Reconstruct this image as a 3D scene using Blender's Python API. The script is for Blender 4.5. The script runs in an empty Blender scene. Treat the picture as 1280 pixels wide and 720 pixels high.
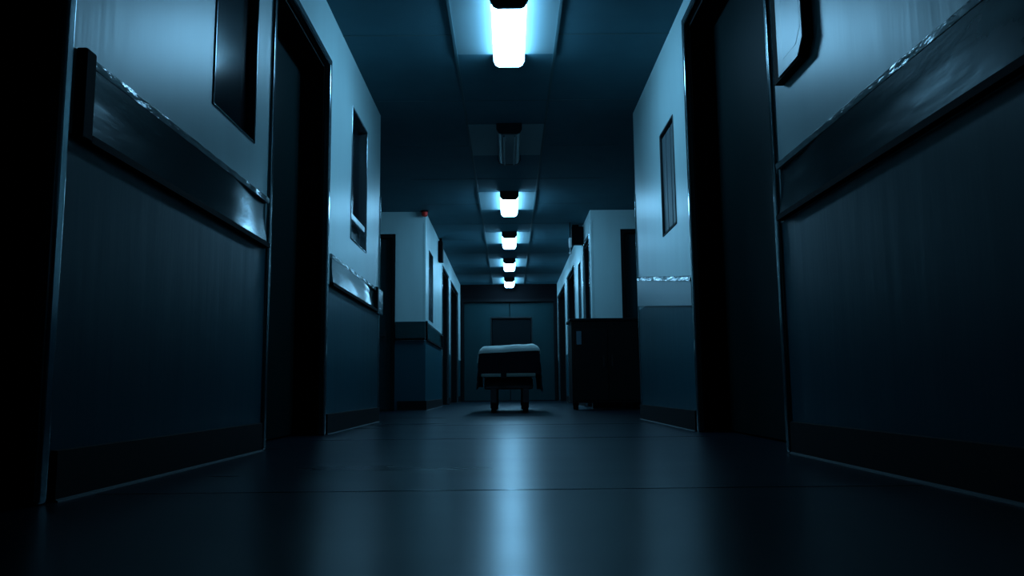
import bpy, bmesh, math, random
from mathutils import Vector, Matrix, noise
random.seed(7)
R = math.radians
scene = bpy.context.scene

# ---------------------------------------------------------------- camera, world, exposure
CAM_H = 0.267
cd = bpy.data.cameras.new('camera'); cam = bpy.data.objects.new('camera', cd)
scene.collection.objects.link(cam); scene.camera = cam
cd.sensor_fit = 'HORIZONTAL'; cd.sensor_width = 36.0; cd.lens = 36.0 * 1000 / 1280
cd.clip_start = 0.02; cd.clip_end = 100
PITCH, YAW, ROLL = math.atan(127 / 1000), 0.004295, R(0.6)
cam.matrix_world = (Matrix.Translation((0, 0, CAM_H)) @ Matrix.Rotation(-YAW, 4, 'Z')
                    @ Matrix.Rotation(math.pi / 2 + PITCH, 4, 'X') @ Matrix.Rotation(-ROLL, 4, 'Z'))
w = bpy.data.worlds.new('night'); scene.world = w; w.use_nodes = True
w.node_tree.nodes['Background'].inputs[0].default_value = (0.02, 0.08, 0.12, 1)
w.node_tree.nodes['Background'].inputs[1].default_value = 0.0
scene.view_settings.view_transform = 'Standard'; scene.view_settings.look = 'None'
scene.view_settings.gamma = 1; scene.view_settings.exposure = 0.0
scene.view_settings.use_curve_mapping = False
LAMP_COL = (0.25, 0.64, 1.0); LAMP_POWER = 31

# ---------------------------------------------------------------- materials
def mat(name, col, rough=0.5, metal=0.0, spec=0.5, coat=0.0, coat_rough=0.1, noise_amt=0.0, noise_scale=(6, 6, 6),
        bump=0.0, bump_scale=(20, 20, 20), col2=None, split=None, emit=None, emit_s=0.0, rough_var=0.0, tint=(1, 1, 1), spec2=None):
    m = bpy.data.materials.new(name); m.use_nodes = True
    nt = m.node_tree; b = nt.nodes['Principled BSDF']; L = nt.links
    b.inputs['Base Color'].default_value = (*col, 1); b.inputs['Roughness'].default_value = rough
    b.inputs['Metallic'].default_value = metal; b.inputs['Specular IOR Level'].default_value = spec
    b.inputs['Specular Tint'].default_value = (*tint, 1)
    b.inputs['Coat Weight'].default_value = coat; b.inputs['Coat Roughness'].default_value = coat_rough
    if emit: b.inputs['Emission Color'].default_value = (*emit, 1); b.inputs['Emission Strength'].default_value = emit_s
    geo = nt.nodes.new('ShaderNodeNewGeometry')
    def ntex(scale, detail=4):
        mp = nt.nodes.new('ShaderNodeMapping'); mp.inputs['Scale'].default_value = scale
        L.new(geo.outputs['Position'], mp.inputs['Vector'])
        t = nt.nodes.new('ShaderNodeTexNoise'); t.inputs['Scale'].default_value = 1; t.inputs['Detail'].default_value = detail
        L.new(mp.outputs[0], t.inputs['Vector']); return t
    out = None
    if split is not None:
        sp = nt.nodes.new('ShaderNodeSeparateXYZ'); L.new(geo.outputs['Position'], sp.inputs[0])
        gt = nt.nodes.new('ShaderNodeMath'); gt.operation = 'GREATER_THAN'; gt.inputs[1].default_value = split
        L.new(sp.outputs['Z'], gt.inputs[0])
        mx = nt.nodes.new('ShaderNodeMix'); mx.data_type = 'RGBA'
        mx.inputs[6].default_value = (*col2, 1); mx.inputs[7].default_value = (*col, 1)
        L.new(gt.outputs[0], mx.inputs[0]); out = mx.outputs[2]
        if spec2 is not None:
            sr = nt.nodes.new('ShaderNodeMapRange'); sr.inputs[3].default_value = spec2; sr.inputs[4].default_value = spec
            L.new(gt.outputs[0], sr.inputs[0]); L.new(sr.outputs[0], b.inputs['Specular IOR Level'])
    if noise_amt:
        t = ntex(noise_scale)
        hs = nt.nodes.new('ShaderNodeHueSaturation')
        mr = nt.nodes.new('ShaderNodeMapRange'); mr.inputs[3].default_value = 1 - noise_amt; mr.inputs[4].default_value = 1 + noise_amt
        mr.inputs[1].default_value = 0.3; mr.inputs[2].default_value = 0.7
        L.new(t.outputs[0], mr.inputs[0]); L.new(mr.outputs[0], hs.inputs['Value'])
        if out: L.new(out, hs.inputs['Color'])
        else: hs.inputs['Color'].default_value = (*col, 1)
        out = hs.outputs[0]
    if out: L.new(out, b.inputs['Base Color'])
    if rough_var:
        t = ntex(noise_scale, 3)
        mr = nt.nodes.new('ShaderNodeMapRange'); mr.inputs[1].default_value = 0.3; mr.inputs[2].default_value = 0.7
        mr.inputs[3].default_value = rough - rough_var; mr.inputs[4].default_value = rough + rough_var
        L.new(t.outputs[0], mr.inputs[0]); L.new(mr.outputs[0], b.inputs['Roughness'])
    if bump:
        t = ntex(bump_scale)
        bp = nt.nodes.new('ShaderNodeBump'); bp.inputs['Strength'].default_value = bump; bp.inputs['Distance'].default_value = 0.01
        L.new(t.outputs[0], bp.inputs['Height']); L.new(bp.outputs[0], b.inputs['Normal'])
        if coat: L.new(bp.outputs[0], b.inputs['Coat Normal'])
    return m

M = {}
M['wall'] = mat('two_tone_gloss_wall_paint', (0.50, 0.66, 0.67), 0.36, col2=(0.011, 0.066, 0.088), split=0.95, spec2=0.18, spec=0.6,
                noise_amt=0.06, noise_scale=(2, 3, 0.8), bump=0.24, bump_scale=(9, 9, 1.0))
M['wall_tall'] = mat('plain_gloss_wall_paint', (0.50, 0.66, 0.67), 0.36, spec=0.6, noise_amt=0.06, noise_scale=(2, 3, 0.8),
                     bump=0.24, bump_scale=(9, 9, 1.0))
M['ceiling'] = mat('ceiling_tile', (0.045, 0.125, 0.155), 0.75, spec=0.2, noise_amt=0.05, noise_scale=(5, 5, 5), bump=0.1, bump_scale=(60, 60, 60))
M['tbar'] = mat('ceiling_bar', (0.03, 0.09, 0.105), 0.7)
M['floor'] = mat('polished_vinyl_floor', (0.0015, 0.007, 0.013), 0.285, spec=0.34, tint=(0.55, 0.82, 1), noise_amt=0.15, noise_scale=(0.6, 3, 1), rough_var=0.012)
M['seam'] = mat('floor_seam', (0.01, 0.02, 0.025), 0.2)
M['base'] = mat('black_skirting', (0.004, 0.0045, 0.005), 0.7, spec=0.15)
M['seal'] = mat('floor_edge_strip', (0.02, 0.035, 0.04), 0.6, spec=0.3)
M['guard'] = mat('glossy_wall_guard', (0.010, 0.034, 0.037), 0.17, spec=0.4, tint=(0.7, 0.95, 1), noise_amt=0.1, noise_scale=(4, 1.5, 9), bump=0.3, bump_scale=(5, 2.5, 7))
M['guard_top'] = mat('guard_rim', (0.2, 0.25, 0.26), 0.16, spec=0.8, bump=0.8, bump_scale=(14, 9, 25), noise_amt=0.3, noise_scale=(14, 12, 30))  # edge highlight put into the pale colour of the rims
M['black'] = mat('black_rubber_and_shade', (0.003, 0.003, 0.004), 0.7, spec=0.06)
M['jamb'] = mat('black_paint_jamb', (0.004, 0.005, 0.006), 0.6, spec=0.1)
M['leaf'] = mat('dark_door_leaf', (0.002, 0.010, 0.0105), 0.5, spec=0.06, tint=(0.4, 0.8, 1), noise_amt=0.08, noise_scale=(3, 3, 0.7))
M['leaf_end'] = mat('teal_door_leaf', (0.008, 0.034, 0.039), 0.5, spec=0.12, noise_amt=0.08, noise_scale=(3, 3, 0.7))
M['steel'] = mat('brushed_steel_frame', (0.24, 0.30, 0.32), 0.15, metal=0.85, bump=0.05, bump_scale=(30, 30, 2))
M['glass'] = mat('dark_window_glass', (0.006, 0.010, 0.014), 0.12, spec=0.5, noise_amt=0.2, noise_scale=(2, 2, 2))
M['blind'] = mat('grey_blind', (0.09, 0.12, 0.13), 0.5)
M['white'] = mat('white_plastic', (0.75, 0.8, 0.82), 0.3)
M['pale'] = mat('pale_board', (0.38, 0.45, 0.47), 0.35)
M['bluegrey'] = mat('blue_grey_panel', (0.16, 0.27, 0.34), 0.35)
M['tray'] = mat('white_lamp_tray', (0.15, 0.23, 0.25), 0.55)
M['lens'] = mat('lit_diffuser', (0.9, 0.9, 0.9), 0.4, emit=LAMP_COL, emit_s=LAMP_POWER)
M['lens_off'] = mat('unlit_diffuser', (0.10, 0.13, 0.15), 0.3, spec=0.5)
M['cap'] = mat('dark_lamp_cap', (0.01, 0.01, 0.014), 0.4)
M['red'] = mat('red_lens', (0.8, 0.03, 0.02), 0.3)
M['sheet'] = mat('white_bed_sheet', (0.9, 0.97, 0.93), 0.8, spec=0.2, bump=0.3, bump_scale=(25, 25, 25))
M['blanket'] = mat('dark_blanket', (0.012, 0.012, 0.02), 0.9, spec=0.1, bump=0.3, bump_scale=(40, 40, 40))
M['greysheet'] = mat('grey_green_shelf', (0.22, 0.27, 0.25), 0.5)
M['darkmetal'] = mat('dark_metal', (0.02, 0.024, 0.027), 0.5, metal=0.3)
M['backpad'] = mat('dark_vinyl_pad', (0.008, 0.014, 0.017), 0.6, spec=0.1)
M['cabinet'] = mat('black_cabinet', (0.006, 0.007, 0.008), 0.5, spec=0.2)

# ---------------------------------------------------------------- builders
C = scene.collection
class MB:
    def __init__(s): s.b = bmesh.new()
    def box(s, x0, x1, y0, y1, z0, z1):
        x0, x1 = sorted((x0, x1)); y0, y1 = sorted((y0, y1)); z0, z1 = sorted((z0, z1))
        v = [s.b.verts.new(p) for p in ((x0,y0,z0),(x1,y0,z0),(x1,y1,z0),(x0,y1,z0),(x0,y0,z1),(x1,y0,z1),(x1,y1,z1),(x0,y1,z1))]
        for f in ((0,3,2,1),(4,5,6,7),(0,1,5,4),(1,2,6,5),(2,3,7,6),(3,0,4,7)): s.b.faces.new([v[i] for i in f])
        return s
    def prism(s, pts, axis, a, b):
        # pts: 2D profile in the two other axes (order x,y,z without axis), extruded a..b
        def P(p, t):
            return {'x': (t, p[0], p[1]), 'y': (p[0], t, p[1]), 'z': (p[0], p[1], t)}[axis]
        A = [s.b.verts.new(P(p, a)) for p in pts]; B = [s.b.verts.new(P(p, b)) for p in pts]
        s.b.faces.new(A); s.b.faces.new(B)
        n = len(pts)
        for i in range(n): s.b.faces.new((A[i], A[(i+1) % n], B[(i+1) % n], B[i]))
        return s
    def tube(s, p0, p1, r, n=14, r1=None):
        p0, p1 = Vector(p0), Vector(p1); d = (p1 - p0); q = d.to_track_quat('Z', 'Y').to_matrix(); r1 = r if r1 is None else r1
        A = []; B = []
        for i in range(n):
            a = 2*math.pi*i/n; o = Vector((math.cos(a), math.sin(a), 0))
            A.append(s.b.verts.new(p0 + q @ (o*r))); B.append(s.b.verts.new(p1 + q @ (o*r1)))
        s.b.faces.new(A); s.b.faces.new(B)
        for i in range(n): s.b.faces.new((A[i], A[(i+1) % n], B[(i+1) % n], B[i]))
        return s
    def ball(s, c, r, sz=1.0):
        bmesh.ops.create_uvsphere(s.b, u_segments=20, v_segments=12, radius=r, matrix=Matrix.Translation(c) @ Matrix.Diagonal((1,1,sz,1)))
        return s
    def obj(s, name, m, parent=None, bevel=0.0, smooth=False, seg=2, origin=None):
        bmesh.ops.recalc_face_normals(s.b, faces=s.b.faces)
        me = bpy.data.meshes.new(name); 
        off = Vector(origin) if origin is not None else (Vector(parent.matrix_world.translation) if parent and parent.type == 'EMPTY' else Vector((0,0,0)))
        if parent is not None and parent.type != 'EMPTY': off = ORI.get(parent.name, Vector((0,0,0)))
        bmesh.ops.translate(s.b, verts=s.b.verts, vec=-off)
        s.b.to_mesh(me); s.b.free(); me.materials.append(m)
        if smooth or bevel:
            for p in me.polygons: p.use_smooth = True
            me.set_sharp_from_angle(angle=R(35)) if not bevel else None
        o = bpy.data.objects.new(name, me); C.objects.link(o)
        ORI[o.name] = off
        if parent is not None:
            o.parent = parent
        else:
            o.location = off
        if bevel:
            mo = o.modifiers.new('bevel', 'BEVEL'); mo.width = bevel; mo.segments = seg; mo.limit_method = 'ANGLE'; mo.angle_limit = R(40)
            mo.harden_normals = True
        return o
ORI = {}
def thing(name, label, cat, loc, group=None, kind=None):
    o = bpy.data.objects.new(name, None); C.objects.link(o); o.location = loc; o.empty_display_size = 0.1
    o.matrix_world = Matrix.Translation(loc)
    ORI[o.name] = Vector(loc)
    if kind: o['kind'] = kind
    if label: o['label'] = label
    if cat: o['category'] = cat
    if group: o['group'] = group
    return o
def tag(o, label, cat, group=None):
    o['label'] = label; o['category'] = cat
    if group: o['group'] = group
def struct(o, label=None, cat=None):
    o['kind'] = 'structure'
    if label: o['label'] = label
    if cat: o['category'] = cat
    return o

W, H = 1.15, 2.755
WT = 0.45            # wall thickness
Y_NEAR, Y_END = -2.0, 18.9
ALC0, ALC1 = 7.04, 11.0      # side passage crossing the corridor
ALW = 2.9                   # its reach to each side

# ---------------------------------------------------------------- floor, ceiling, walls
m = MB().box(-3.4, 3.4, Y_NEAR, Y_END+0.4, -0.1, 0)
struct(m.obj('floor', M['floor']), 'dark polished vinyl corridor floor with lamp streak', 'floor')
fl = bpy.data.objects['floor']
for y in (2.20, 4.48, 6.20): MB().box(-W+0.04, W-0.04, y-0.006, y+0.006, -0.001, 0.0008).obj('floor_seam', M['seam'], fl)
m = MB().box(-3.4, 3.4, Y_NEAR, Y_END+0.4, H, H+0.1)
ceil = struct(m.obj('ceiling', M['ceiling']), 'dark tiled suspended ceiling of the corridor', 'ceiling')
g = MB()
for x in (-0.375, 0.36): g.box(x-0.011, x+0.011, Y_NEAR, Y_END, H-0.005, H+0.004)
g.obj('ceiling_bar', M['tbar'], ceil, bevel=0.002)
g = MB()
y = 5.38 - 1.3*5
while y < Y_END:
    g.box(-W, W, y-0.009, y+0.009, H-0.003, H+0.004); y += 1.3
g.obj('ceiling_bar', M['tbar'], ceil)

def wall_run(name, side, y0, y1, openings, m=M['wall'], label=None):
    """one wall along the corridor on side -1/+1 with openings (ya,yb,za,zb)"""
    mb = MB(); xi, xo = side*W, side*(W+WT)
    ops = sorted(openings); cur = y0
    for ya, yb, za, zb in ops:
        if ya > cur: mb.box(xi, xo, cur, ya, 0, H)
        if za > 0: mb.box(xi, xo, ya, yb, 0, za)
        if zb < H: mb.box(xi, xo, ya, yb, zb, H)
        cur = yb
    if cur < y1: mb.box(xi, xo, cur, y1, 0, H)
    o = mb.obj(name, m); struct(o, label, 'wall'); return o

LD0 = (0.75, 1.985, 0, 2.40); LD1 = (3.78, 4.98, 0, 2.38)
RD0 = (3.34, 4.90, 0, 2.60)
LW0 = (3.01, 3.53, 1.385, 2.35); LW1 = (5.74, 6.38, 1.37, 2.38)
RW1 = (5.34, 5.83, 1.375, 2.15)
LD2 = (13.7, 15.15, 0, 2.40); LD3 = (15.7, 17.9, 0, 2.40); LW2 = (11.42, 12.05, 1.27, 2.29)
RD1 = (11.15, 12.1, 0, 2.42); RD2 = (13.75, 15.5, 0, 2.40); RD3 = (16.2, 18.55, 0, 2.38)
RW2 = (12.55, 13.05, 1.30, 2.29)
wall_run('wall_left', -1, Y_NEAR, ALC0, [LD0, LW0, LD1, LW1], label='blue-lit painted wall along the left, near the camera')
wall_run('wall_right', 1, Y_NEAR, ALC0, [RD0, RW1], label='blue-lit painted wall along the right, near the camera')
wall_run('wall_left', -1, ALC1+0.2, Y_END, [LW2, LD2, LD3], label='far stretch of left corridor wall beyond the side passage')
wall_run('wall_right', 1, ALC1+0.2, Y_END, [RD1, RW2, RD2, RD3], label='far stretch of right corridor wall beyond the side passage')
# walls of the side passage
PLD = (-2.62, -1.60, 0, 2.41); PRD = (1.60, 2.60, 0, 2.45)
for side, pd in ((-1, PLD), (1, PRD)):
    mb = MB(); a, b = sorted((abs(pd[0]), abs(pd[1])))
    y0, y1 = ALC1, ALC1+0.2
    mb.box(side*W, side*a, y0, y1, 0, H); mb.box(side*a, side*b, y0, y1, pd[3], H); mb.box(side*b, side*(ALW+0.2), y0, y1, 0, H)
    struct(mb.obj('wall_left' if side < 0 else 'wall_right', M['wall']), 'pale wall facing the camera at the %s of the passage' % ('left' if side < 0 else 'right'), 'wall')
    mb = MB().box(side*ALW, side*(ALW+0.2), ALC0-0.2, ALC1, 0, H).box(side*(W+WT), side*ALW, ALC0-0.2, ALC0, 0, H)
    struct(mb.obj('wall_left' if side < 0 else 'wall_right', M['wall']), 'outer wall of the %s side passage' % ('left' if side < 0 else 'right'), 'wall')
mb = MB().box(-W-WT, W+WT, Y_END+0.18, Y_END+0.38, 0, H).box(-W-WT, -1.12, Y_END, Y_END+0.18, 0, H).box(1.12, W+WT, Y_END, Y_END+0.18, 0, H).box(-1.12, 1.12, Y_END, Y_END+0.18, 2.40, H)
struct(mb.obj('wall_back', M['black']), 'end wall of the corridor, its shade coloured in black', 'wall')  # black puts the shadow at the ceiling's end into the wall colour
mb = MB().box(-W-WT, W+WT, Y_NEAR-0.2, Y_NEAR, 0, H)
struct(mb.obj('wall_front', M['wall']), 'wall behind the camera', 'wall')

# baseboards and floor edge strips
def runs(y0, y1, doors):
    cur = y0; out = []
    for d in sorted(doors):
        if d[0]-0.06 > cur: out.append((cur, d[0]-0.06))
        cur = d[1]+0.06
    if cur < y1: out.append((cur, y1))
    return out
def baseboard(name, side, segs, extra=()):
    mb = MB(); st = MB()
    for a, b in segs:
        mb.prism([(side*W, 0), (side*(W-0.016), 0), (side*(W-0.016), 0.126), (side*W, 0.128)], 'y', a, b)
        st.prism([(side*(W-0.016), 0), (side*(W-0.024), 0), (side*(W-0.022), 0.004), (side*(W-0.016), 0.007)], 'y', a, b)
    for (x0, x1, yy) in extra:
        mb.box(x0, x1, yy-0.014, yy, 0, 0.128); st.box(x0, x1, yy-0.026, yy-0.014, 0, 0.006)
    o = mb.obj(name, M['base']); struct(o)
    st.obj('edge_strip', M['seal'], o)
baseboard('baseboard_left', -1, runs(Y_NEAR, ALC0, [LD0, LD1]) + runs(ALC1-0.015, Y_END, [LD2, LD3]), [(-1.53, -W+0.016, ALC1)])
baseboard('baseboard_right', 1, runs(Y_NEAR, ALC0, [RD0]) + runs(ALC1-0.015, Y_END, [RD1, RD2, RD3]), [(W-0.016, 1.53, ALC1)])

# ---------------------------------------------------------------- doors set in recesses
def side_door(name, side, op, depth=0.18, leaves=1, label=None, vision=False, fw=0.034):
    ya, yb, za, zb = op; x = side*W; xr = side*(W+depth)
    t = thing(name, label, 'door', (x, (ya+yb)/2, 0), kind='structure')
    # steel architrave on the wall face
    f = MB(); pr = side*(W-0.014); bk = side*(W+0.03)
    f.box(pr, bk, ya-fw, ya+0.012, 0, zb+0.0); f.box(pr, bk, yb-0.012, yb+fw, 0, zb); f.box(pr, bk, ya-fw, yb+fw, zb-0.012, zb+0.035)
    f.obj('door_frame', M['steel'], t, bevel=0.012, seg=5)
    j = MB(); j.box(bk, xr, ya, ya+0.02, 0, zb-0.012); j.box(bk, xr, yb-0.02, yb, 0, zb-0.012); j.box(bk, xr, ya+0.02, yb-0.02, zb-0.03, zb)
    j.obj('door_jamb', M['jamb'], t)
    n = leaves; wd = (yb-ya-0.04)/n
    for i in range(n):
        a = ya+0.02+i*wd
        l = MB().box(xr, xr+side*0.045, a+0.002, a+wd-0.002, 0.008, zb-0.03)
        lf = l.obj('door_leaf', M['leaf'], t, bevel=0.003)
        k = MB(); hy = a+0.09 if i == 0 and n == 1 else (a+wd-0.09 if i == 0 else a+0.09)
        k.tube((xr, hy, 1.02), (xr-side*0.05, hy, 1.02), 0.009); k.tube((xr-side*0.05, hy, 1.02), (xr-side*0.05, hy+(0.11 if i or n == 1 else -0.11), 1.02), 0.009)
        k.box(xr, xr-side*0.006, hy-0.02, hy+0.02, 0.93, 1.09)
        k.obj('door_handle', M['darkmetal'], lf)
    return t
side_door('door_1', -1, LD0, label='black recessed doorway at the left edge of the picture')
side_door('door_2', -1, LD1, label='dark recessed doorway on left, between the two left windows')
side_door('door_3', 1, RD0, label='tall dark recessed doorway in the near right wall')
side_door('door_4', -1, LD2, label='dark doorway in far left wall just past the narrow window')
side_door('door_5', -1, LD3, leaves=2, label='dark doorway at the far end of the left wall')
side_door('door_6', 1, RD1, label='dark doorway in far right wall just behind the black cabinet')
side_door('door_7', 1, RD2, leaves=2, label='dark doorway midway along the far right wall')
side_door('door_8', 1, RD3, leaves=2, label='dark doorway at the far end of the right wall')
def passage_door(name, side, pd, label):
    a, b = sorted((pd[0], pd[1])); zb = pd[3]; y = ALC1
    t = thing(name, label, 'door', ((a+b)/2, y, 0), kind='structure')
    f = MB().box(a-0.03, a+0.02, y-0.015, y+0.2, 0, zb+0.03).box(b-0.02, b+0.03, y-0.015, y+0.2, 0, zb+0.03).box(a+0.02, b-0.02, y-0.015, y+0.2, zb-0.03, zb+0.03)
    f.obj('door_frame', M['jamb'], t, bevel=0.005)
    lf = MB().box(a+0.022, b-0.022, y+0.04, y+0.085, 0.008, zb-0.032).obj('door_leaf', M['leaf_end'], t, bevel=0.003)
    hx = a+0.11 if side > 0 else b-0.11
    k = MB().box(hx-0.02, hx+0.02, y+0.034, y+0.04, 0.93, 1.09).tube((hx, y+0.04, 1.02), (hx, y-0.02, 1.02), 0.009).tube((hx, y-0.02, 1.02), (hx+side*0.1, y-0.02, 1.02), 0.009)
    k.obj('door_handle', M['darkmetal'], lf)
passage_door('door_9', -1, PLD, 'dark door facing the camera in the left side passage')
passage_door('door_10', 1, PRD, 'dark door facing the camera in the right side passage')
# double door at the end of the corridor
t = thing('door_11', 'dark double door closing the end of the corridor', 'door', (0, Y_END, 0), kind='structure')
MB().box(-1.12, -1.07, Y_END-0.01, Y_END+0.18, 0, 2.40).box(1.07, 1.12, Y_END-0.01, Y_END+0.18, 0, 2.40).box(-1.07, 1.07, Y_END-0.01, Y_END+0.18, 2.34, 2.40).obj('door_frame', M['jamb'], t)
for s in (-1, 1):
    a, b = (0.02+0.008, 1.068) if s > 0 else (-1.068, 0.02-0.008)
    lf = MB().box(a, b, Y_END+0.08, Y_END+0.125, 0.01, 2.335).obj('door_leaf', M['leaf_end'], t, bevel=0.004)
    hx = 0.02+s*0.09
    MB().box(hx-0.03, hx+0.03, Y_END+0.072, Y_END+0.08, 1.0, 1.35).obj('push_plate', M['darkmetal'], lf)

# ---------------------------------------------------------------- windows in the walls
def side_window(name, side, op, label, depth=0.05, blind=False, ledge=None, frame_m=None, fr=0.014):
    ya, yb, za, zb = op; x = side*W
    t = thing(name, label, 'window', (x, (ya+yb)/2, za), kind='structure')
    a, b = side*(W-0.006), side*(W+depth+0.02)
    f = MB().box(a, b, ya, ya+fr, za, zb).box(a, b, yb-fr, yb, za, zb).box(a, b, ya+fr, yb-fr, za, za+0.012).box(a, b, ya+fr, yb-fr, zb-fr, zb)
    f.obj('window_frame', frame_m or M['steel'], t, bevel=0.006, seg=3)
    p = MB().box(side*(W+depth), side*(W+depth+0.008), ya+fr, yb-fr, za+0.012, zb-fr)
    p.obj('window_pane', M['glass'], t)
    MB().box(side*(W+depth+0.03), side*(W+depth+0.04), ya, yb, za, zb).obj('window_backing', M['black'], t)
    if blind:
        bl = MB(); n = 3; ww = (yb-ya-2*fr)/n
        for i in range(n):
            bl.box(side*(W+depth-0.02), side*(W+depth-0.003), ya+fr+i*ww+0.012, ya+fr+(i+1)*ww-0.012, za+0.03, zb-fr-0.02)
        bl.obj('vertical_blind', M['blind'], t, bevel=0.003)
    if ledge:
        MB().box(side*(W-0.002), side*(W+0.02), ya+fr, yb-fr-0.06, ledge-0.028, ledge+0.022).obj('window_ledge', M['white'], t, bevel=0.008)
        MB().box(side*(W+depth-0.014), side*(W+depth-0.002), ya+fr, yb-fr, za+0.012, ledge-0.02).obj('window_panel', M['blind'], t)
    return t
side_window('window_1', -1, LW0, 'dark window panel in near left wall beside the first doorway', depth=0.03)
side_window('window_2', -1, LW1, 'dark window with pale ledge in left wall past the doorway', depth=0.06, ledge=1.55)
side_window('window_3', 1, RW1, 'narrow dark window with vertical blind in right wall', depth=0.03, blind=True, frame_m=M['darkmetal'])
side_window('window_4', -1, LW2, 'narrow dark window at the corner of the far left wall', depth=0.04)
side_window('window_5', 1, RW2, 'narrow dark window in far right wall above the black cabinet', depth=0.04)

# ---------------------------------------------------------------- wall guards (deep glossy bumper rails)
def guard(side, y0, y1, z0, z1, label, end0=True, end1=True):
    t = thing('wall_guard', label, 'wall guard', (side*W, (y0+y1)/2, z0), group='bumper rails along the corridor walls')
    e = 0.055
    a, b = y0+(e if end0 else 0), y1-(e if end1 else 0)
    def X(d): return side*(W-d)
    n = 10
    # face swells gently outward towards its lower edge and dips near its far end
    mb = MB(); NY = max(6, int((b-a)/0.05)); rws = []
    for k in range(NY+1):
        yy = a+(b-a)*k/NY; q0 = max(0, min(1, (yy-(b-0.55))/0.42)); sink = 0.014*q0*q0*(3-2*q0)
        rw = [mb.b.verts.new((X(0), yy, z0+0.022))]
        for i in range(n+1):
            u = i/n; rw.append(mb.b.verts.new((X(0.015 + 0.010*max(0, (0.6-u)/0.6)**1.3 - sink), yy, z0+0.022+(z1-0.030-z0-0.022)*u)))
        rw.append(mb.b.verts.new((X(0), yy, z1-0.030))); rws.append(rw)
    q = n+3
    for k in range(NY):
        for i in range(q): mb.b.faces.new((rws[k][i], rws[k][(i+1) % q], rws[k+1][(i+1) % q], rws[k+1][i]))
    mb.b.faces.new(rws[0]); mb.b.faces.new(rws[-1])
    mb.obj('guard_panel', M['guard'], t, smooth=True)
    # rim: a wrinkled strip along the upper edge, its highlight coloured in pale
    mb = MB(); N = max(8, int((b-a)/0.03)); rows = []
    for i in range(N+1):
        yy = a+(b-a)*i/N; k = noise.noise(Vector((yy*9, side*3, 0)))*0.007; k2 = noise.noise(Vector((yy*17, side*3, 5)))*0.007
        rows.append([mb.b.verts.new((X(d), yy, z)) for d, z in ((0, z1-0.030), (0.0165+k*.25, z1-0.030), (0.0175+k*.8, z1-0.018+k2*.4), (0.0175+k*.8, z1-0.007+k2*.5), (0.010, z1+k2*0.4), (0, z1))])
    for i in range(N):
        for j in range(6):
            mb.b.faces.new((rows[i][j], rows[i][(j+1) % 6], rows[i+1][(j+1) % 6], rows[i+1][j]))
    mb.b.faces.new(rows[0]); mb.b.faces.new(rows[-1])
    mb.obj('guard_rim', M['guard_top'], t, smooth=True)['label'] = 'wrinkled upper rim, highlight coloured in pale'
    MB().prism([(X(0), z0), (X(0.028), z0), (X(0.028), z0+0.022), (X(0), z0+0.022)], 'y', a, b).obj('guard_underside', M['black'], t)['label'] = 'black lower strip'
    for f, yy0, yy1 in ((end0, y0, a), (end1, b, y1)):
        if f: MB().box(X(0), X(0.030), yy0, yy1, z0, z1+0.004).obj('end_cap', M['black'], t, bevel=0.006)['label'] = 'black end cap'
    return t
guard(-1, 2.045, 3.72, 0.94, 1.185, 'deep glossy bumper rail with black end cap on the near left wall', end1=False)
guard(-1, 5.09, 6.85, 0.94, 1.15, 'shorter glossy bumper rail under the ledged window on the left', end0=False)
guard(1, 0.4, 3.28, 0.955, 1.205, 'long dark glossy bumper rail on the near right wall', end1=False)
guard(-1, 11.0, 13.6, 0.955, 1.215, 'distant bumper rail on the far left wall beside the narrow window')
# guard across the left pier facing the camera
t = thing('wall_guard', 'dull bumper rail across the pale wall facing the camera on the left', 'wall guard', (-1.35, ALC1, 0.955), group='bumper rails along the corridor walls')
MB().box(-1.565, -W, ALC1-0.03, ALC1, 0.975, 1.21).obj('guard_panel', M['guard'], t, bevel=0.008)
MB().box(-1.565, -W, ALC1-0.03, ALC1, 0.955, 0.975).obj('guard_underside', M['black'], t)
# corner return of the left rail at the passage
o = MB().box(-1.20, -1.12, 6.86, 7.09, 0.93, 1.15).obj('rail_bracket', M['guard_top'], None, bevel=0.012, origin=(-W, 6.95, 0.93))
tag(o, 'small pale rail end piece at the left wall corner by the passage', 'rail end')
# slanted light panel on the right wall below the narrow window
t = thing('wall_panel', 'pale glossy panel with slanting lower edge under the right narrow window', 'wall panel', (W, 5.9, 0.8))
mb = MB().prism([(4.96, 0.775), (7.03, 0.985), (7.03, 1.215), (4.96, 0.93)], 'x', W, W-0.010); mb.obj('panel_board', M['pale'], t, bevel=0.002)
mb = MB(); N = 60; rows = []
for i in range(N+1):
    u = i/N; yy = 4.96+2.07*u; zz = 0.93+0.285*u; k = noise.noise(Vector((yy*5, 0, 0)))*0.008
    rows.append([mb.b.verts.new(p) for p in ((W, yy, zz-0.004), (W-0.016-k, yy, zz), (W-0.014-k, yy, zz+0.018), (W, yy, zz+0.034))])
for i in range(N):
    for j in range(4): mb.b.faces.new((rows[i][j], rows[i][(j+1) % 4], rows[i+1][(j+1) % 4], rows[i+1][j]))
mb.b.faces.new(rows[0]); mb.b.faces.new(rows[-1])
mb.obj('panel_rim', M['guard_top'], t, smooth=True)
# steel corner strips where the near walls end at the passage
for side, word in ((-1, 'left'), (1, 'right')):
    mb = MB().tube((side*(W+0.006), ALC0-0.004, 0.13), (side*(W+0.006), ALC0-0.004, 2.0), 0.016, 20)
    o = mb.obj('trim_1' if side < 0 else 'trim_2', M['steel'], smooth=True); struct(o, 'steel corner strip where the %s wall meets the passage' % word, 'trim')
for side, word, n in ((-1, 'left', 3), (1, 'right', 4)):
    mb = MB().box(side*(W-0.003), side*(W+0.03), ALC1-0.003, ALC1+0.03, 1.23, 2.6)
    o = mb.obj('trim_%d' % n, M['wall_tall'], bevel=0.003); struct(o, 'corner strip of the far %s wall' % word, 'trim')

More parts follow.
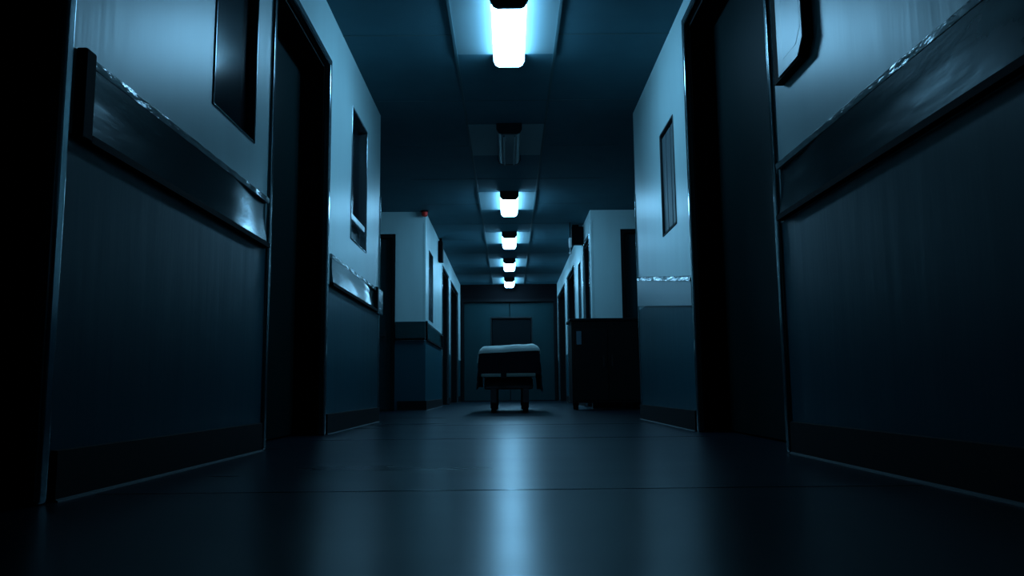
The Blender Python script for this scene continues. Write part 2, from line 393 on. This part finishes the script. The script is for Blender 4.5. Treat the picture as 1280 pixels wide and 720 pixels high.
# ---------------------------------------------------------------- ceiling lamps
LX = 0.02
def lamp(yc, lit, label, hl=0.50):
    t = thing('ceiling_lamp', label, 'ceiling lamp', (LX, yc, H), group='linear lamps down the middle of the ceiling')
    z = H
    tr = MB().box(-0.365, 0.35, yc-hl, yc+hl, z-0.004, z)
    tr.obj('mounting_tray', M['tray'], t)['label'] = 'white tray above the lamp'
    for xa, xb in ((-0.382, -0.365), (0.35, 0.367)): MB().box(xa, xb, yc-hl-0.016, yc+hl+0.016, z-0.012, z).obj('tray_rim', M['tbar'], t)
    MB().box(LX-0.10, LX+0.10, yc-hl-0.02, yc+hl+0.02, z-0.014, z-0.004).obj('lamp_base', M['cap'], t)
    prof = [(LX-0.115, z-0.014), (LX+0.115, z-0.014), (LX+0.112, z-0.06), (LX+0.098, z-0.09), (LX+0.075, z-0.104),
            (LX-0.075, z-0.104), (LX-0.098, z-0.09), (LX-0.112, z-0.06)]
    MB().prism(prof, 'y', yc-hl+0.0, yc+hl).obj('diffuser', M['lens'] if lit else M['lens_off'], t)['label'] = 'glowing white cover' if lit else 'unlit grey cover'
    for s in (-1, 1):
        e = 0.006
        pc = [(LX-0.115-e, z), (LX+0.115+e, z), (LX+0.115+e, z-0.06), (LX+0.10, z-0.096), (LX+0.076, z-0.108), (LX-0.076, z-0.108), (LX-0.10, z-0.096), (LX-0.115-e, z-0.06)]
        MB().prism(pc, 'y', yc+s*hl, yc+s*(hl+0.035)).obj('end_cap', M['cap'], t, bevel=0.003)
    if not lit:
        for s in (-1, 1):
            MB().tube((LX+s*0.05, yc-hl+0.02, z-0.112), (LX+s*0.05, yc+hl-0.02, z-0.112), 0.008).obj('lamp_rib', M['lens_off'], t)
LY = [5.20 + 2.6*i for i in range(6)]
lab = ['large glowing ceiling lamp nearest the camera, at the top of the picture', 'unlit ceiling lamp between the nearest and second glowing lamps',
       'second glowing ceiling lamp, above the bed', 'third glowing ceiling lamp down the corridor', 'fourth glowing ceiling lamp down the corridor',
       'farthest glowing ceiling lamp, by the end double door']
for i, yy in enumerate(LY): lamp(yy+(0.045 if i == 0 else 0), i != 1, lab[i], 0.46 if i == 0 else 0.50)

# ---------------------------------------------------------------- wall box on the right wall
t = thing('wall_box', 'pale wall box with black edges high on right wall beside the tall doorway', 'wall box', (W, 3.03, 1.55))
y0, y1, z0, z1 = 2.847, 3.19, 1.508, 2.20
def cut(a, b, c, d, k): return [(a+k, c), (b, c), (b, d), (a+k, d), (a, d-k), (a, c+k)]
MB().prism(cut(y0, y1, z0, z1, 0.055), 'x', W, W-0.036).obj('box_body', M['black'], t)['label'] = 'black box sides'
MB().prism(cut(y0+0.006, y1-0.07, z0+0.008, z1-0.006, 0.055), 'x', W-0.036, W-0.042).obj('box_front', M['pale'], t)
MB().prism(cut(y0+0.02, y1-0.13, z0+0.06, z1-0.03, 0.05), 'x', W-0.042, W-0.0428).obj('front_panel', M['bluegrey'], t)['label'] = 'darker blue panel on the front'

# ---------------------------------------------------------------- small fixtures near the ceiling
t = thing('alarm_beacon', 'small red beacon under the ceiling at the left wall corner', 'alarm', (-1.16, 10.96, 2.70))
MB().tube((-1.16, 10.95, H), (-1.16, 10.95, H-0.02), 0.05, 20).obj('beacon_base', M['black'], t)
MB().tube((-1.16, 10.95, H-0.02), (-1.16, 10.95, H-0.055), 0.042, 20).ball((-1.16, 10.95, H-0.055), 0.042, 0.7).obj('beacon_lens', M['red'], t, smooth=True)['label'] = 'red dome'
t = thing('hanging_box', 'black box hung under the ceiling at the far right wall', 'sign box', (1.02, 12.0, 2.44))
MB().box(0.965, 1.145, 11.95, 12.1, 2.45, 2.72).obj('box_housing', M['black'], t, bevel=0.008)
MB().box(0.98, 1.08, 12.0, 12.05, 2.72, H).obj('ceiling_mount', M['black'], t)
t = thing('hanging_box', 'thin black box at the top of the far left wall', 'sign box', (-1.11, 13.0, 2.44))
MB().box(-1.145, -1.075, 12.9, 13.1, 2.36, 2.70).obj('box_housing', M['black'], t, bevel=0.008)
MB().box(-1.13, -1.09, 12.97, 13.03, 2.70, H).obj('ceiling_mount', M['black'], t)
t = thing('wall_fixture', 'small pale fixture beside the black box at far right', 'fixture', (0.93, 11.83, 2.5))
MB().box(0.912, 0.952, 11.8, 11.86, 2.37, 2.52).obj('fixture_body', M['white'], t, bevel=0.01)
MB().tube((0.932, 11.83, 2.52), (0.932, 11.83, H), 0.008).obj('fixture_stem', M['black'], t)
MB().ball((0.93, 11.83, 2.285), 0.02).tube((0.93, 11.83, 2.30), (0.93, 11.83, 2.375), 0.005).obj('fixture_knob', M['white'], t, smooth=True)

# ---------------------------------------------------------------- dark cabinet before the right pier
t = thing('storage_cabinet', 'black waist-high cabinet standing against the right corner of the passage', 'cabinet', (1.22, 10.45, 0))
MB().box(0.80, 1.72, 10.25, 10.80, 0.09, 1.13).obj('cabinet_body', M['cabinet'], t, bevel=0.006)
MB().box(0.775, 1.745, 10.225, 10.82, 1.13, 1.165).obj('cabinet_top', M['cabinet'], t, bevel=0.006)
for a, b in ((0.82, 1.255), (1.265, 1.70)):
    d = MB().box(a, b, 10.232, 10.25, 0.12, 1.03).obj('cabinet_door', M['cabinet'], t, bevel=0.004)
    hx = b-0.05 if a < 1 else a+0.05
    MB().box(hx-0.008, hx+0.008, 10.212, 10.232, 0.55, 0.69).obj('door_handle', M['darkmetal'], d)
for x in (0.86, 1.66):
    for y in (10.33, 10.72):
        MB().tube((x-0.015, y, 0.04), (x+0.015, y, 0.04), 0.04, 18).box(x-0.022, x+0.022, y-0.012, y+0.012, 0.05, 0.09).obj('caster', M['black'], t)
MB().box(0.862, 0.925, 10.222, 10.232, 0.83, 1.0).obj('label_plate', M['bluegrey'], t, bevel=0.008)['label'] = 'small grey plate on the upper left'

# ---------------------------------------------------------------- hospital bed with draped blanket
BY0, BY1 = 9.80, 11.75; ZT = 0.765
SH = Vector((0, -0.28, 0))
t = thing('hospital_bed', 'wheeled hospital bed with white sheet and dark blanket in mid corridor', 'bed', (0, 10.75, 0))
MB().box(-0.31, 0.31, BY0+0.03, BY1, 0.60, ZT-0.02).obj('mattress', M['backpad'], t, bevel=0.03, seg=3)
fr = MB().box(-0.33, -0.29, BY0, BY1, 0.55, 0.60).box(0.29, 0.33, BY0, BY1, 0.55, 0.60)
for y in (BY0, 10.4, 11.1, BY1-0.04): fr.box(-0.29, 0.29, y, y+0.04, 0.555, 0.595)
fr.obj('bed_frame', M['darkmetal'], t, bevel=0.004)
def drape(name, m, hx, y0, y1, ztop, dropL, dropR, dropF, th, seed, amp, flare, rr=0.045):
    mb = MB(); nx, ny = 72, 70
    sL, sR = -(hx+dropL), hx+dropR; tF, tB = y0-dropF, y1
    rows = []
    for j in range(ny+1):
        tt = tF+(tB-tF)*(j/ny)**1.25; row = []
        for i in range(nx+1):
            s = sL+(sR-sL)*i/nx
            ds = max(0, abs(s)-hx+rr); dt = max(0, y0+rr-tt)
            def bend(d):   # arc-length over a rounded edge -> (outward, down)
                q = rr*math.pi/2
                if d < q: a = d/rr; return rr*math.sin(a), rr*(1-math.cos(a))
                return rr, rr+(d-q)
            ox, dx = bend(ds); oy, dy = bend(dt)
            x = math.copysign(min(abs(s), hx-rr)+ox, s) if ds > 0 else s
            y = (y0+rr)-oy if dt > 0 else tt
            dn = max(dx, dy) + 0.12*min(dx, dy)
            f = min(1, dn/0.15)
            n1 = noise.noise(Vector((s*7, tt*7, seed))); n2 = noise.noise(Vector((s*3, tt*3, seed+9)))
            if dx > 0.001: x += math.copysign(f*(amp*math.sin(tt*24+n2*5)+flare*dn), s)
            if dy > 0.001: y -= f*(amp*math.sin(s*26+n2*5)+flare*0.5*dn)
            z = ztop - dn + 0.012*n1*(1 if dn < 0.02 else 0.4) + 0.014*(x/hx)*(1 if dn < 0.1 else 0.5)
            row.append(mb.b.verts.new((x, y, z)))
        rows.append(row)
    for j in range(ny):
        for i in range(nx): mb.b.faces.new((rows[j][i], rows[j][i+1], rows[j+1][i+1], rows[j+1][i]))
    o = mb.obj(name, m, t, smooth=True)
    mo = o.modifiers.new('thick', 'SOLIDIFY'); mo.thickness = th; mo.offset = 1
    return o
drape('blanket', M['blanket'], 0.345, 9.79, 11.5, 0.764, 0.42, 0.47, 0.30, 0.006, 3, 0.008, 0.07, 0.075)
drape('bed_sheet', M['sheet'], 0.355, 9.775, 11.3, 0.790, 0.16, 0.07, 0.045, 0.006, 12, 0.006, 0.05, 0.085)
# raised backrest
bk = MB()
c = Vector((0.035, 11.62, 0.80))
bk.box(-0.245, 0.315, 11.58, 11.62, 0.72, 1.27); bk.obj('backrest', M['backpad'], t, bevel=0.02, seg=3)
MB().box(-0.262, -0.242, 11.565, 11.60, 0.60, 1.285).box(0.312, 0.332, 11.565, 11.60, 0.60, 1.285).box(-0.262, 0.332, 11.565, 11.60, 1.265, 1.288).obj('backrest_frame', M['darkmetal'], t, bevel=0.003)
# lower tray and chassis
MB().box(-0.33, 0.305, 9.67, 11.6, 0.415, 0.455).obj('lower_tray', M['greysheet'], t, bevel=0.008)['label'] = 'grey-green lower tray'
MB().box(-0.10, -0.035, 9.655, 9.668, 0.40, 0.47).obj('strap', M['blanket'], t)['label'] = 'dark strap over the tray'
ch = MB().box(-0.30, 0.28, 9.87, 11.55, 0.27, 0.40)
ch.obj('chassis', M['darkmetal'], t, bevel=0.02)
for x in (-0.26, 0.24):
    for y in (10.1, 11.3):
        MB().tube((x, y, 0.43), (x, y, 0.57), 0.02).obj('lift_post', M['darkmetal'], t)
for x in (-0.19, 0.19):
    for y in (9.86, 11.45):
        lg = MB().box(x-0.036, x+0.036, y, y+0.07, 0.11, 0.28).obj('leg', M['darkmetal'], t, bevel=0.006)
        MB().tube((x-0.03, y+0.03, 0.062), (x+0.03, y+0.03, 0.062), 0.062, 22).box(x-0.038, x-0.031, y+0.005, y+0.055, 0.05, 0.13).box(x+0.031, x+0.038, y+0.005, y+0.055, 0.05, 0.13).obj('caster', M['black'], lg)

t.location += SH          # settle the bed where its wheels stand
